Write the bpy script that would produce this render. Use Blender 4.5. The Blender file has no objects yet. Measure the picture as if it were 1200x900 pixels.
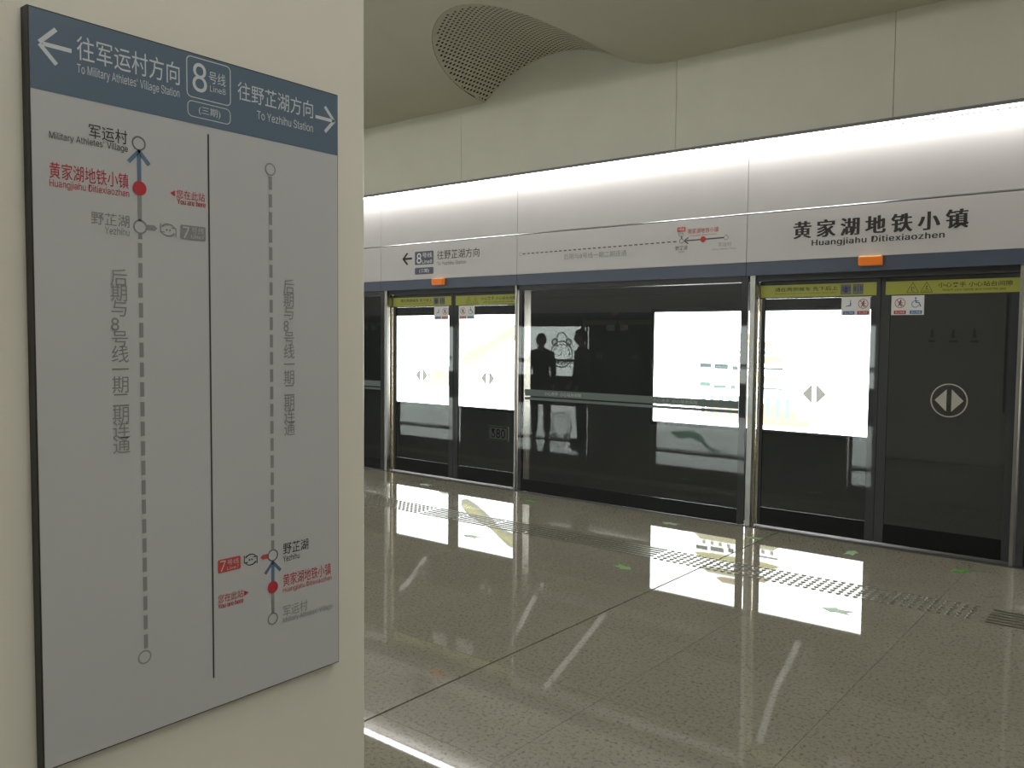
import bpy, bmesh, math, random, os
from mathutils import Vector, Matrix
random.seed(4)
SC = bpy.context.scene
COL = SC.collection

# ------------------------------------------------------------------ camera, world, lamps, exposure
F_PX, YAW, PITCH, ROLL, EYE = 985.90, 0.676626, 0.0541284, 0.0090020, 1.6
def make_camera():
    cy, sy, cp, sp = math.cos(YAW), math.sin(YAW), math.cos(PITCH), math.sin(PITCH)
    fw = Vector((-sy*cp, cy*cp, -sp)); rt = Vector((cy, sy, 0)); up = rt.cross(fw)
    r = math.cos(ROLL)*rt + math.sin(ROLL)*up
    u = -math.sin(ROLL)*rt + math.cos(ROLL)*up
    c = bpy.data.cameras.new('camera'); o = bpy.data.objects.new('camera', c); COL.objects.link(o)
    c.sensor_fit = 'HORIZONTAL'; c.sensor_width = 36; c.lens = F_PX*36/1200
    c.clip_start = 0.05; c.clip_end = 200
    m = Matrix((r, u, -fw)).transposed().to_4x4(); m.translation = (0, 0, EYE)
    o.matrix_world = m
    SC.camera = o
make_camera()
W = bpy.data.worlds.new('world'); SC.world = W; W.use_nodes = True
W.node_tree.nodes['Background'].inputs[0].default_value = (0.9, 0.95, 1, 1)
W.node_tree.nodes['Background'].inputs[1].default_value = 0.02
vs = SC.view_settings
SC.display_settings.display_device = 'sRGB'
vs.view_transform = 'Standard'; vs.look = 'None'; vs.gamma = 1; vs.use_curve_mapping = False
vs.exposure = 0.0
BOX_GLOW = 14.0      # advertising light boxes behind the screen doors
FAR_GLOW = 15.0       # those of the opposite track
FILL_GLOW = 3.6       # added fill-light panel, unseen, in the crown of the ceiling
STRIP_GLOW = 15.0   # line light along the top of the fascia
LAMP_GLOW = 11.0     # curved ceiling lamps
try:
    SC.cycles.max_bounces = 10; SC.cycles.transparent_max_bounces = 24
    SC.cycles.glossy_bounces = 6; SC.cycles.diffuse_bounces = 4
    SC.cycles.sample_clamp_indirect = 12; SC.cycles.caustics_reflective = True
    SC.cycles.blur_glossy = 0.5
except Exception: pass

# ------------------------------------------------------------------ materials
def mat(name, col=(.5,.5,.5), rough=.5, metal=0., ior=1.5, spec=.5, emit=None, estr=0.):
    m = bpy.data.materials.new(name); m.use_nodes = True
    b = m.node_tree.nodes['Principled BSDF']
    b.inputs['Base Color'].default_value = (*col, 1); b.inputs['Roughness'].default_value = rough
    b.inputs['Metallic'].default_value = metal; b.inputs['IOR'].default_value = ior
    b.inputs['Specular IOR Level'].default_value = spec
    if emit:
        b.inputs['Emission Color'].default_value = (*emit, 1); b.inputs['Emission Strength'].default_value = estr
    return m
def nd(m, t, **kw):
    n = m.node_tree.nodes.new(t)
    for k, v in kw.items():
        if isinstance(k, str) and hasattr(n, k): setattr(n, k, v)
    return n
def noise(m, scale, detail=3, rough=.5, stretch=(1,1,1)):
    tc = nd(m, 'ShaderNodeTexCoord'); mp = nd(m, 'ShaderNodeMapping'); mp.inputs['Scale'].default_value = stretch
    n = nd(m, 'ShaderNodeTexNoise'); n.inputs['Scale'].default_value = scale
    n.inputs['Detail'].default_value = detail; n.inputs['Roughness'].default_value = rough
    L = m.node_tree.links
    L.new(tc.outputs['Object'], mp.inputs[0]); L.new(mp.outputs[0], n.inputs['Vector'])
    return n
def ramp(m, src, stops):
    r = nd(m, 'ShaderNodeValToRGB'); cr = r.color_ramp
    while len(cr.elements) < len(stops): cr.elements.new(.5)
    for e, (p, c) in zip(cr.elements, stops):
        e.position = p; e.color = (*c, 1) if len(c) == 3 else c
    m.node_tree.links.new(src, r.inputs[0]); return r
def paint(name, col, rough=.45, var=.05, scale=3.):
    m = mat(name, col, rough); n = noise(m, scale)
    a = tuple(c*(1-var) for c in col); b = tuple(min(1, c*(1+var)) for c in col)
    r = ramp(m, n.outputs['Fac'], [(.3, a), (.7, b)])
    m.node_tree.links.new(r.outputs[0], m.node_tree.nodes['Principled BSDF'].inputs['Base Color'])
    bp = nd(m, 'ShaderNodeBump'); bp.inputs['Strength'].default_value = .02
    n2 = noise(m, 400, 1); m.node_tree.links.new(n2.outputs['Fac'], bp.inputs['Height'])
    m.node_tree.links.new(bp.outputs[0], m.node_tree.nodes['Principled BSDF'].inputs['Normal'])
    return m
def terrazzo():
    m = mat('polished_terrazzo', (.2,.2,.17), .05, ior=1.47)
    L = m.node_tree.links; b = m.node_tree.nodes['Principled BSDF']
    big = noise(m, 1.1, 4, .6); fine = noise(m, 55, 3, .7); tc = nd(m, 'ShaderNodeTexCoord')
    vo = nd(m, 'ShaderNodeTexVoronoi'); vo.inputs['Scale'].default_value = 70
    L.new(tc.outputs['Object'], vo.inputs['Vector'])
    base = ramp(m, big.outputs['Fac'], [(.3, (.215,.206,.158)), (.7, (.262,.25,.195))])
    chip = ramp(m, fine.outputs['Fac'], [(.30, (.26,.25,.22)), (.40, (.68,.67,.65)), (.49, (1,1,1)), (.75, (1.0,1.0,1.0))])
    mul = nd(m, 'ShaderNodeMix', data_type='RGBA', blend_type='MULTIPLY'); mul.inputs['Factor'].default_value = .8
    L.new(base.outputs[0], mul.inputs[6]); L.new(chip.outputs[0], mul.inputs[7])
    dk = ramp(m, vo.outputs['Distance'], [(.09, (.25,.24,.22)), (.2, (1,1,1))])
    vn = ramp(m, vo.outputs['Color'], [(.70, (0,0,0)), (.78, (1,1,1))])
    mm = nd(m, 'ShaderNodeMix', data_type='RGBA', blend_type='MULTIPLY')
    L.new(vn.outputs[0], mm.inputs['Factor']); L.new(mul.outputs[2], mm.inputs[6]); L.new(dk.outputs[0], mm.inputs[7])
    oi = nd(m, 'ShaderNodeObjectInfo')
    hs = nd(m, 'ShaderNodeHueSaturation'); mr = nd(m, 'ShaderNodeMapRange')
    mr.inputs['To Min'].default_value = .97; mr.inputs['To Max'].default_value = 1.03
    L.new(oi.outputs['Random'], mr.inputs['Value']); L.new(mr.outputs[0], hs.inputs['Value'])
    L.new(mm.outputs[2], hs.inputs['Color']); L.new(hs.outputs[0], b.inputs['Base Color'])
    rr = nd(m, 'ShaderNodeMapRange'); rr.inputs['To Min'].default_value = .012; rr.inputs['To Max'].default_value = .035
    L.new(big.outputs['Fac'], rr.inputs['Value']); L.new(rr.outputs[0], b.inputs['Roughness'])
    return m
def glass(name, tint, refl=1.0):
    m = bpy.data.materials.new(name); m.use_nodes = True; t = m.node_tree; t.nodes.clear(); L = t.links
    out = nd(m, 'ShaderNodeOutputMaterial'); mix = nd(m, 'ShaderNodeMixShader')
    tr = nd(m, 'ShaderNodeBsdfTransparent'); tr.inputs[0].default_value = (*tint, 1)
    gl = nd(m, 'ShaderNodeBsdfGlossy'); gl.inputs['Roughness'].default_value = 0.0
    g = nd(m, 'ShaderNodeNewGeometry')
    dot = nd(m, 'ShaderNodeVectorMath', operation='DOT_PRODUCT')
    L.new(g.outputs['Incoming'], dot.inputs[0]); L.new(g.outputs['Normal'], dot.inputs[1])
    ab = nd(m, 'ShaderNodeMath', operation='ABSOLUTE'); L.new(dot.outputs['Value'], ab.inputs[0])
    s1 = nd(m, 'ShaderNodeMath', operation='SUBTRACT'); s1.inputs[0].default_value = 1; L.new(ab.outputs[0], s1.inputs[1])
    pw = nd(m, 'ShaderNodeMath', operation='POWER'); L.new(s1.outputs[0], pw.inputs[0]); pw.inputs[1].default_value = 5
    ma = nd(m, 'ShaderNodeMath', operation='MULTIPLY_ADD'); L.new(pw.outputs[0], ma.inputs[0])
    ma.inputs[1].default_value = .955; ma.inputs[2].default_value = .045
    mu = nd(m, 'ShaderNodeMath', operation='MULTIPLY'); L.new(ma.outputs[0], mu.inputs[0]); mu.inputs[1].default_value = refl
    L.new(mu.outputs[0], mix.inputs[0]); L.new(tr.outputs[0], mix.inputs[1]); L.new(gl.outputs[0], mix.inputs[2])
    L.new(mix.outputs[0], out.inputs[0]); return m
def emis(name, col, s):
    m = bpy.data.materials.new(name); m.use_nodes = True; t = m.node_tree; t.nodes.clear()
    e = nd(m, 'ShaderNodeEmission'); e.inputs[0].default_value = (*col, 1); e.inputs[1].default_value = s
    o = nd(m, 'ShaderNodeOutputMaterial'); t.links.new(e.outputs[0], o.inputs[0]); return m
def brushed(name, col, rough):
    m = mat(name, col, rough, 1.0); n = noise(m, 60, 2, .5, (1, 1, .02))
    r = nd(m, 'ShaderNodeMapRange'); r.inputs['To Min'].default_value = rough*.8; r.inputs['To Max'].default_value = rough*1.25
    m.node_tree.links.new(n.outputs['Fac'], r.inputs['Value'])
    m.node_tree.links.new(r.outputs[0], m.node_tree.nodes['Principled BSDF'].inputs['Roughness']); return m
M = dict(
 terrazzo=terrazzo(), grout=mat('joint_grout', (.05,.048,.04), .8),
 wall=paint('cream_wall_panel', (.64,.625,.52), .5, .02), ceil=paint('ceiling_plaster', (.64,.625,.51), .7, .03, .8),
 perf=paint('perforated_plaster', (.60,.585,.475), .6, .02), dark=mat('dark_void', (.012,.012,.012), .9),
 column=paint('cream_column_panel', (.66,.635,.54), .35, .02, 1.5),
 fascia=paint('pale_grey_enamel', (.53,.515,.505), .3, .015), blue=paint('slate_blue_enamel', (.064,.084,.125), .35, .03),
 alu=brushed('aluminium', (.75,.75,.74), .3), steel=brushed('brushed_steel', (.36,.35,.325), .34), jamb=brushed('polished_jamb_steel', (.66,.62,.54), .25),
 black=mat('black_metal', (.026,.028,.03), .45), frit=mat('black_glass_border', (.050,.054,.056), .03),
 kick=mat('black_kickplate', (.004,.0045,.0045), .5, spec=.25),
 glass=glass('tinted_screen_glass', (.68,.70,.69)), strip=emis('line_light', (1,.98,.95), STRIP_GLOW),
 film=mat('grey_green_film', (.105,.13,.12), .4), filmtext=mat('film_lettering', (.36,.40,.38), .5),
 yellow=paint('yellow_safety_film', (.36,.37,.055), .4, .04), ink=mat('black_ink', (.012,.012,.012), .5),
 bandink=mat('dark_olive_ink', (.03,.035,.012), .5), icongrey=mat('grey_icon_ground', (.16,.17,.15), .5), navy=mat('navy_ink', (.02,.03,.10), .5),
 white=mat('sticker_white', (.72,.72,.70), .4), redink=mat('red_ink', (.42,.018,.022), .5), blueink=mat('blue_ink', (.04,.15,.36), .5),
 logo=mat('beige_door_mark', (.44,.43,.36), .5), orange=mat('orange_lamp_lens', (.80,.20,.02), .25, emit=(1,.25,.03), estr=.12),
 orange_highlight=mat('orange_lamp_top_highlight', (.95,.50,.18), .3),
 board=paint('sign_face_white', (.43,.43,.425), .38, .01), boardedge=mat('sign_dark_edge', (.02,.02,.018), .4),
 header=paint('sign_header_blue', (.085,.13,.175), .4, .02), smark=mat('sign_white_ink', (.52,.55,.56), .45),
 sgrey=mat('sign_grey_ink', (.215,.213,.205), .5), sred=mat('sign_red_ink', (.40,.022,.035), .5), sblue=mat('sign_blue_ink', (.085,.15,.23), .5),
 sblack=mat('sign_black_ink', (.02,.02,.02), .5), sboxred=mat('sign_box_red', (.45,.05,.045), .5), wcirc=mat('sign_circle_ring_grey', (.13,.14,.15), .5),
 fgrey=mat('fascia_grey_ink', (.22,.22,.215), .5), fdark=mat('fascia_dark_ink', (.06,.06,.06), .5), fbox=mat('fascia_slate_box', (.075,.095,.13), .5),
 green=mat('green_floor_sticker', (.10,.26,.04), .35), tunnel=mat('tunnel_concrete', (.16,.16,.155), .9),
 scuff=mat('pale_scuff', (.30,.29,.25), .25),
 plate=mat('number_plate_face', (.35,.35,.34), .6), cloth1=mat('black_jacket', (.015,.015,.017), .8), cloth2=mat('dark_navy_coat', (.018,.02,.03), .85),
 trous=mat('dark_trousers', (.02,.02,.024), .85), skin=mat('skin', (.45,.27,.19), .5), hair=mat('black_hair', (.01,.009,.008), .5), shoe=mat('black_shoe', (.012,.012,.012), .35),
 bag=mat('dark_bag', (.02,.018,.016), .7), eye=mat('eye_white', (.6,.6,.58), .3), lip=mat('lips', (.35,.12,.10), .5),
)
# ------------------------------------------------------------------ mesh helpers
def link(name, bm_or_me, material, parent=None, loc=None, smooth=False):
    if isinstance(bm_or_me, bmesh.types.BMesh):
        me = bpy.data.meshes.new(name); bm_or_me.normal_update(); bm_or_me.to_mesh(me); bm_or_me.free()
    else: me = bm_or_me
    if material is not None:
        me.materials.clear()
        for mm in (material if isinstance(material, (list, tuple)) else [material]): me.materials.append(mm)
    if smooth:
        for p in me.polygons: p.use_smooth = True
    o = bpy.data.objects.new(name, me); COL.objects.link(o)
    if parent is not None: o.parent = parent
    if loc is not None: o.location = loc
    return o
def box(bm, x0, x1, y0, y1, z0, z1, bev=0):
    r = bmesh.ops.create_cube(bm, size=1)
    for v in r['verts']:
        v.co = Vector(((x0+x1)/2 + v.co.x*(x1-x0), (y0+y1)/2 + v.co.y*(y1-y0), (z0+z1)/2 + v.co.z*(z1-z0)))
    if bev:
        es = list({e for v in r['verts'] for e in v.link_edges})
        bmesh.ops.bevel(bm, geom=es, offset=bev, segments=1, affect='EDGES', profile=.5)
    return bm
def boxo(name, x0, x1, y0, y1, z0, z1, m, parent=None, bev=0):
    return link(name, box(bmesh.new(), x0, x1, y0, y1, z0, z1, bev), m, parent)
def empty(name, loc=(0,0,0), rz=0):
    o = bpy.data.objects.new(name, None); COL.objects.link(o); o.location = loc; o.rotation_euler = (0,0,rz)
    o.empty_display_size = .1; return o
def tag(o, label=None, cat=None, group=None, kind=None):
    if label: o['label'] = label
    if cat: o['category'] = cat
    if group: o['group'] = group
    if kind: o['kind'] = kind
    return o
def kids(o): return [c for c in bpy.data.objects if c.parent == o]
def copy_tree(o, parent=None):
    c = o.copy(); COL.objects.link(c)
    if parent is not None: c.parent = parent
    for k in kids(o): copy_tree(k, c)
    return c
# planes for flat print: P(u, v, lift) -> 3D
def front(y):  return lambda u, v, h=0: (u, y-h, v)       # seen by someone looking towards +Y
def side(x):   return lambda u, v, h=0: (x+h, u, v)       # seen by someone looking towards -X
def flat(z):   return lambda u, v, h=0: (u, v, z+h)
def polys(name, plist, P, h, m, parent=None):
    me = bpy.data.meshes.new(name); vs_, fs = [], []
    for pl in plist:
        b = len(vs_); vs_ += [P(u, v, h) for u, v in pl]; fs.append(list(range(b, b+len(pl))))
    me.from_pydata(vs_, [], fs); me.update()
    return link(name, me, m, parent)
def rect(u0, v0, u1, v1): return [(u0,v0),(u1,v0),(u1,v1),(u0,v1)]
def disc(cu, cv, r, n=24, rv=None): return [(cu+r*math.cos(2*math.pi*i/n), cv+(rv or r)*math.sin(2*math.pi*i/n)) for i in range(n)]
def ringq(cu, cv, r0, r1, n=28, a0=0, a1=360):
    out = []
    for i in range(n):
        a = math.radians(a0+(a1-a0)*i/n); b = math.radians(a0+(a1-a0)*(i+1)/n)
        out.append([(cu+r0*math.cos(a), cv+r0*math.sin(a)), (cu+r1*math.cos(a), cv+r1*math.sin(a)),
                    (cu+r1*math.cos(b), cv+r1*math.sin(b)), (cu+r0*math.cos(b), cv+r0*math.sin(b))])
    return out
def line(p, q, w):
    d = Vector((q[0]-p[0], q[1]-p[1])); d.normalize(); n = Vector((-d.y, d.x))*w/2
    return [(p[0]+n.x,p[1]+n.y),(p[0]-n.x,p[1]-n.y),(q[0]-n.x,q[1]-n.y),(q[0]+n.x,q[1]+n.y)]
def rrect(u0, v0, u1, v1, r, n=5):
    pts = []
    for (cu, cv, a) in ((u1-r, v0+r, -90), (u1-r, v1-r, 0), (u0+r, v1-r, 90), (u0+r, v0+r, 180)):
        for i in range(n+1):
            t = math.radians(a+90*i/n); pts.append((cu+r*math.cos(t), cv+r*math.sin(t)))
    return pts
def rframe(u0, v0, u1, v1, r, w):
    a = rrect(u0,v0,u1,v1,r); b = rrect(u0+w,v0+w,u1-w,v1-w,max(r-w,.0005)); n = len(a)
    return [[a[i], a[(i+1)%n], b[(i+1)%n], b[i]] for i in range(n)]
FONT = None
try:
    fp = os.path.join(bpy.utils.system_resource('DATAFILES', path='fonts'), 'Inter.woff2')
    if os.path.exists(fp): FONT = bpy.data.fonts.load(fp)
except Exception: FONT = None
def glyphs(body, bold=0., spacing=1., linesp=1.):
    c = bpy.data.curves.new('lettering', 'FONT'); c.body = body; c.size = 1; c.offset = bold
    c.space_character = spacing; c.space_line = linesp; c.resolution_u = 3
    if FONT and body.isascii(): c.font = FONT
    o = bpy.data.objects.new('lettering', c); COL.objects.link(o)
    bpy.context.view_layer.update()
    dg = bpy.context.evaluated_depsgraph_get(); me = bpy.data.meshes.new_from_object(o.evaluated_get(dg))
    bpy.data.objects.remove(o); bpy.data.curves.remove(c)
    vv = [(v.co.x, v.co.y) for v in me.vertices]; ff = [list(p.vertices) for p in me.polygons]
    bpy.data.meshes.remove(me); return vv, ff
def text(name, body, u0, v0, u1, v1, P, h, m, parent, bold=0., spacing=1., linesp=1., smear=0, keep=False):
    vv, ff = glyphs(body, bold, spacing, linesp)
    if not vv: return None
    xs = [p[0] for p in vv]; ys = [p[1] for p in vv]
    sx = (u1-u0)/(max(xs)-min(xs)); sy = (v1-v0)/(max(ys)-min(ys))
    if keep: sx = sy = min(sx, sy)
    ox, oy = min(xs), min(ys)
    allv, allf = [], []
    for k in range(max(1, smear)):
        dx = 0 if smear < 2 else (k-(smear-1)/2)*(.018 if not body.isascii() else .020)
        b = len(allv)
        allv += [P(u0+(x-ox+dx)*sx, v0+(y-oy)*sy, h+k*.00005) for x, y in vv]
        allf += [[i+b for i in f] for f in ff]
    me = bpy.data.meshes.new(name); me.from_pydata(allv, [], allf); me.update()
    return link(name, me, m, parent)

# ------------------------------------------------------------------ shell numbers
XL, XR = -30.0, 9.0          # length of platform that is built
PSD = 6.88                   # front of the near screen-door posts
OPP = -4.0                   # front of the far screen-door posts
WY = 6.92                    # wall above the fascia
WZ = 4.11                    # its top
YC = (PSD+OPP)/2
def dz(d):
    if d <= 1.6: return .13*d*d+.03*d
    return .3808+.446*(d-1.6)-.0578*(d-1.6)**2
LUN = [-9.61, -5.03, -.45]; LH, LRISE = .93, .33; LR = (LH*LH+LRISE*LRISE)/(2*LRISE)
LTAIL = 1.26                 # the recess fades out softly on its right side
def arch(u):
    if u <= -LH or u >= LTAIL: return 0.
    if u > .70: t = u-.70; return max(0., .153-.54*t+.476*t*t)
    return max(0., math.sqrt(LR*LR-u*u)-(LR-LRISE))
def dout(r): return (-.03+math.sqrt(.0009+.52*max(r, 0)))/.26

# floor -------------------------------------------------------------
fl = empty('floor'); fl['kind'] = 'structure'
boxo('screed', XL, XR, OPP-.15, PSD+.15, -.2, -.012, M['grout'], fl)
XJ = [-12.517,-11.692,-10.867,-10.042,-9.217,-8.392,-7.567,-6.742,-5.917,-5.092,-4.267,-3.442,-2.617,-1.975,-1.15,-.325,.5,1.325,2.15,2.975]
YJ = [-2.124,-1.374,-.624,.126,.876,1.626,2.376,3.126,3.876,4.626,5.376,5.735,6.84]
proto = {}
for i in range(len(XJ)-1):
    for j in range(len(YJ)-1):
        w, d = XJ[i+1]-XJ[i], YJ[j+1]-YJ[j]
        g0 = .006 if abs(XJ[i]+2.617) < .001 else .0010
        g1 = .006 if abs(XJ[i+1]+2.617) < .001 else .0010
        key = (round(w,3), round(d,3), g0, g1)
        if key not in proto:
            o = boxo('tile', g0, w-g1, .0010, d-.0010, -.012, 0, M['terrazzo'], fl); proto[key] = o.data
        else: o = link('tile', proto[key], None, fl)
        o.location = (XJ[i], YJ[j], 0)
for (a, b, c, d) in ((XL, XJ[0], OPP-.12, PSD+.12), (XJ[-1], XR, OPP-.12, PSD+.12), (XJ[0], XJ[-1], OPP-.12, YJ[0])):
    boxo('paving', a+.002, b-.002, c, d, -.012, 0, M['terrazzo'], fl)
boxo('threshold_strip', XJ[0], XJ[-1], 6.843, PSD+.2, -.012, -.001, mat('threshold_metal', (.06,.058,.05), .6, spec=.15), fl)

# walls above the screen doors ---------------------------------------
JX = [XL, -28.6,-26.75,-24.14,-22.29,-19.68,-17.83,-15.22,-13.37,-10.76,-8.15,-6.30,-3.69,-1.84,.77,2.62,5.23,7.08,XR]
def wall_top(x):
    for c in LUN:
        if -LH < x-c < LTAIL: return WZ+arch(x-c)
    return WZ
wb = empty('wall_back'); wb['kind'] = 'structure'
boxo('backing', XL, XR, WY+.03, WY+.12, 3.1, 5.0, M['dark'], wb)
for a, b in zip(JX[:-1], JX[1:]):
    n = max(2, int((b-a)/.06)); xs = [a+.002+(b-a-.004)*i/n for i in range(n+1)]
    me = bpy.data.meshes.new('wall_panel'); v, f = [], []
    for x in xs: v += [(x, WY, 3.1), (x, WY, wall_top(x)+.01), (x, WY+.02, 3.1), (x, WY+.02, wall_top(x)+.01)]
    for i in range(n):
        k = 4*i; f += [(k, k+4, k+5, k+1), (k+2, k+3, k+7, k+6)]
    f += [(0,1,3,2), (4*n, 4*n+2, 4*n+3, 4*n+1)]
    me.from_pydata(v, [], f); me.update(); link('wall_panel', me, M['wall'], wb)
wf = empty('wall_front'); wf['kind'] = 'structure'
boxo('wall_panel', XL, XR, OPP-.06, OPP-.04, 3.1, 4.3, M['wall'], wf)
boxo('wall_panel', XL-.1, XL, OPP-5, WY+5, -.2, 5.6, M['wall'], tag(empty('wall_left'), kind='structure'))
boxo('wall_panel', XR, XR+.1, OPP-5, WY+5, -.2, 5.6, M['wall'], tag(empty('wall_right'), kind='structure'))

# ceiling (rises from the walls, opened by the scooped recesses) -----
def make_ceiling():
    xs = [XL]
    for c in LUN:
        xs.append(c-LH-1.2); n = 44
        xs += [c+(LTAIL-LH)/2-(LH+LTAIL)/2*math.cos(math.pi*i/n) for i in range(n+1)]
        xs.append(c+LTAIL+.6)
    xs += [3.0, XR]
    T = [0, .02, .05, .09, .13, .18, .24, .3, .37, .44, .52, .6, .68, .76, .84, .91, .96, 1]
    v, f = [], []
    for x in xs:
        d0 = 0
        for c in LUN:
            if -LH <= x-c <= LTAIL: d0 = dout(arch(x-c))
        y1 = OPP-.04
        for t in T:
            y = (WY-d0)+(y1-(WY-d0))*t
            d = min(WY-y, y-y1); v.append((x, y, WZ+dz(max(0, d))))
    n = len(T)
    for i in range(len(xs)-1):
        for j in range(n-1):
            a = i*n+j; f.append((a, a+1, a+n+1, a+n))
    me = bpy.data.meshes.new('ceiling'); me.from_pydata(v, [], f); me.update()
    o = link('ceiling', me, M['ceil'], smooth=True); o['kind'] = 'structure'
    # roof slab that keeps the void dark
    boxo('roof_slab', XL, XR, OPP-.1, WY+.12, 5.5, 5.6, M['dark'], o)
    return o
ceil = make_ceiling()
def make_scoop():
    """Perforated barrel panel: every hole is a real opening in the sheet."""
    pw = .0438; ncol = int(round((LH+LTAIL)/pw)); ph = .05
    v, f = [], []
    def P(u, d): return (u, -d, WZ+arch(u)+.001)
    def add(s, d): v.append(P(s, max(0, min(d, dout(arch(s))-.005)))); return len(v)-1
    for i in range(ncol):
        s0, s1 = -LH+i*pw, -LH+(i+1)*pw; sc = (s0+s1)/2; u = sc; dm = dout(arch(u))
        dend = dout(max(arch(s0), arch(s1)))
        d = -.025 if i % 2 else 0.
        while d < dend:
            d0, d1 = max(d, 0), d+ph; dc = d+ph/2
            if d >= 0 and dc < dm-.06 and .02 < dc and u < .80:
                o = [add(s0,d0), add(sc,d0), add(s1,d0), add(s1,dc), add(s1,d1), add(sc,d1), add(s0,d1), add(s0,dc)]
                r = .0125; q = [add(sc+r*math.cos(a), dc+r*math.sin(a)) for a in [math.radians(x) for x in (225,270,315,0,45,90,135,180)]]
                for k in range(8): f.append((o[k], o[(k+1)%8], q[(k+1)%8], q[k]))
            else: f.append((add(s0,d0), add(s1,d0), add(s1,d1), add(s0,d1)))
            d += ph
    me = bpy.data.meshes.new('scoop_panel'); me.from_pydata(v, [], f); me.update(); return me
scoop_me = make_scoop()
def scoop(cx, label):
    e = empty('perforated_ceiling_scoop', (cx, WY, 0))
    link('perforated_panel', scoop_me, M['perf'] if not scoop_me.materials else None, e)
    boxo('void_lining', -LH-.1, LH+.1, -1.75, .02, 4.62, 4.66, M['dark'], e)
    tag(e, label, 'ceiling panel', None); return e
scoop(LUN[1], 'arched perforated recess in the ceiling above the screen wall')
scoop(LUN[0], 'perforated ceiling recess hidden past the left column')
scoop(LUN[2], 'perforated ceiling recess beyond the right edge of the frame')

# ------------------------------------------------------------------ track side (tunnel beyond each screen wall)
tn = empty('wall_track'); tn['kind'] = 'structure'
boxo('tunnel_wall', XL, XR, 10.68, 10.8, -1.3, 5.0, M['tunnel'], tn)
boxo('tunnel_floor', XL, XR, PSD+.2, 10.68, -1.4, -1.2, M['tunnel'], tn)
boxo('tunnel_roof', XL, XR, WY+.12, 10.68, 4.2, 4.3, M['tunnel'], tn)
boxo('platform_edge', XL, XR, PSD+.2, PSD+.25, -1.3, -.02, M['tunnel'], tn)
tf = empty('wall_far_track'); tf['kind'] = 'structure'
boxo('tunnel_wall', XL, XR, -7.92, -7.82, -1.3, 5.0, M['tunnel'], tf)
boxo('tunnel_floor', XL, XR, -7.82, OPP-.2, -1.4, -1.2, M['tunnel'], tf)
boxo('tunnel_roof', XL, XR, -7.82, OPP-.08, 4.2, 4.3, M['tunnel'], tf)

def E(name, c, k): return emis(name, c, k)
glow = dict(face=E('box_white_glow', (1,1,1), BOX_GLOW), cream=E('box_cream_glow', (1,.93,.62), BOX_GLOW*.25),
 yel=E('box_yellow_glow', (1,.92,.50), BOX_GLOW*.28), teal=E('box_teal_glow', (.55,.75,.70), BOX_GLOW*.16),
 slate=E('box_slate_glow', (.42,.52,.52), BOX_GLOW*.12), green=E('box_green_glow', (.80,.92,.45), BOX_GLOW*.26),
 orange=E('box_orange_glow', (1,.82,.58), BOX_GLOW*.24), pale=E('box_pale_glow', (1,.98,.80), BOX_GLOW*.19), sky=E('box_grey_glow', (.72,.80,.82), BOX_GLOW*.20))
BZ0, BZ1 = .445, 1.985
def lightbox(x0, x1, y, label, group=None):
    e = empty('advertising_light_box', ((x0+x1)/2, y, 0)); w = (x1-x0)/2
    boxo('case', -w-.05, w+.05, .012, .075, BZ0-.05, BZ1+.05, M['black'], e)
    boxo('lit_panel', -w, w, 0, .012, BZ0, BZ1, glow['face'], e)
    tag(e, label, 'light box', group); return e
YB = 10.6
bA = lightbox(-11.35, -8.33, YB, 'glowing white light box with a pale yellow river map, behind the left doors')
bB = lightbox(-5.925, -2.93, YB, 'glowing white light box with a tiered pagoda picture, behind the centre glass')
lightbox(1.3, 4.3, YB, 'light box beyond the right edge of the frame, behind the screen wall')
# pagoda picture on box B (coordinates relative to the box centre)
Pf = front(0.0); cB = (-5.925-2.93)/2; cA = (-11.35-8.33)/2
def X(x, c): return x-c
pg = []
px0, px1 = X(-5.22, cB), X(-4.05, cB)
def stuffp(*a):
    o = polys(*a); o['kind'] = 'stuff'; return o
def roof(name, u0, u1, v0, v1, m, up=.03):
    mid = (u0+u1)/2; n = 10; top, bot = [], []
    for i in range(n+1):
        t = i/n; c = abs(2*t-1)**3*up
        bot.append((u0+(u1-u0)*t, v0+c)); top.append((u0+.10+(u1-u0-.20)*t, v1))
    return polys(name, [bot+top[::-1]], Pf, .002, m, bB)
roof('roof_tier', px0-.03, px1+.03, 1.30, 1.40, glow['yel']); roof('roof_tier', px0-.03, px1+.03, 1.04, 1.14, glow['cream'])
roof('roof_tier', px0+.08, px1-.08, 1.49, 1.585, glow['cream']); roof('roof_tier', px0+.30, px1-.30, 1.60, 1.69, glow['orange'])
polys('eave', [rect(px0+.01, 1.225, px0+.18, 1.285), rect(px0+.22, 1.215, px0+.42, 1.28), rect(px0+.48, 1.20, px0+.56, 1.26), rect(px0+.62, 1.225, px1, 1.25)], Pf, .003, glow['slate'], bB)
polys('eave', [rect(px0+.01, .975, px0+.17, 1.03), rect(px0+.22, .955, px0+.40, 1.00), rect(px0+.46, .955, px0+.53, 1.0), rect(px0+.60, .965, px1, .99)], Pf, .003, glow['teal'], bB)
stuffp('lattice', [rect(px0+.22+.115*i, 1.42, px0+.26+.115*i, 1.47) for i in range(7)], Pf, .003, glow['sky'], bB)
stuffp('lattice', [rect(px0+.10+.12*i, 1.145, px0+.15+.12*i, 1.20) for i in range(9)], Pf, .003, glow['pale'], bB)
polys('stone_base', [rect(px0+.02, .50, px1+.35, .60), rect(px0+.12, .60, px1+.2, .70), rect(px0+.3, .70, px1, .78)], Pf, .002, glow['orange'], bB)
stuffp('railing', [rect(px0+.04+.13*i, .60, px0+.10+.13*i, .86) for i in range(10)], Pf, .003, glow['sky'], bB)
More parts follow.
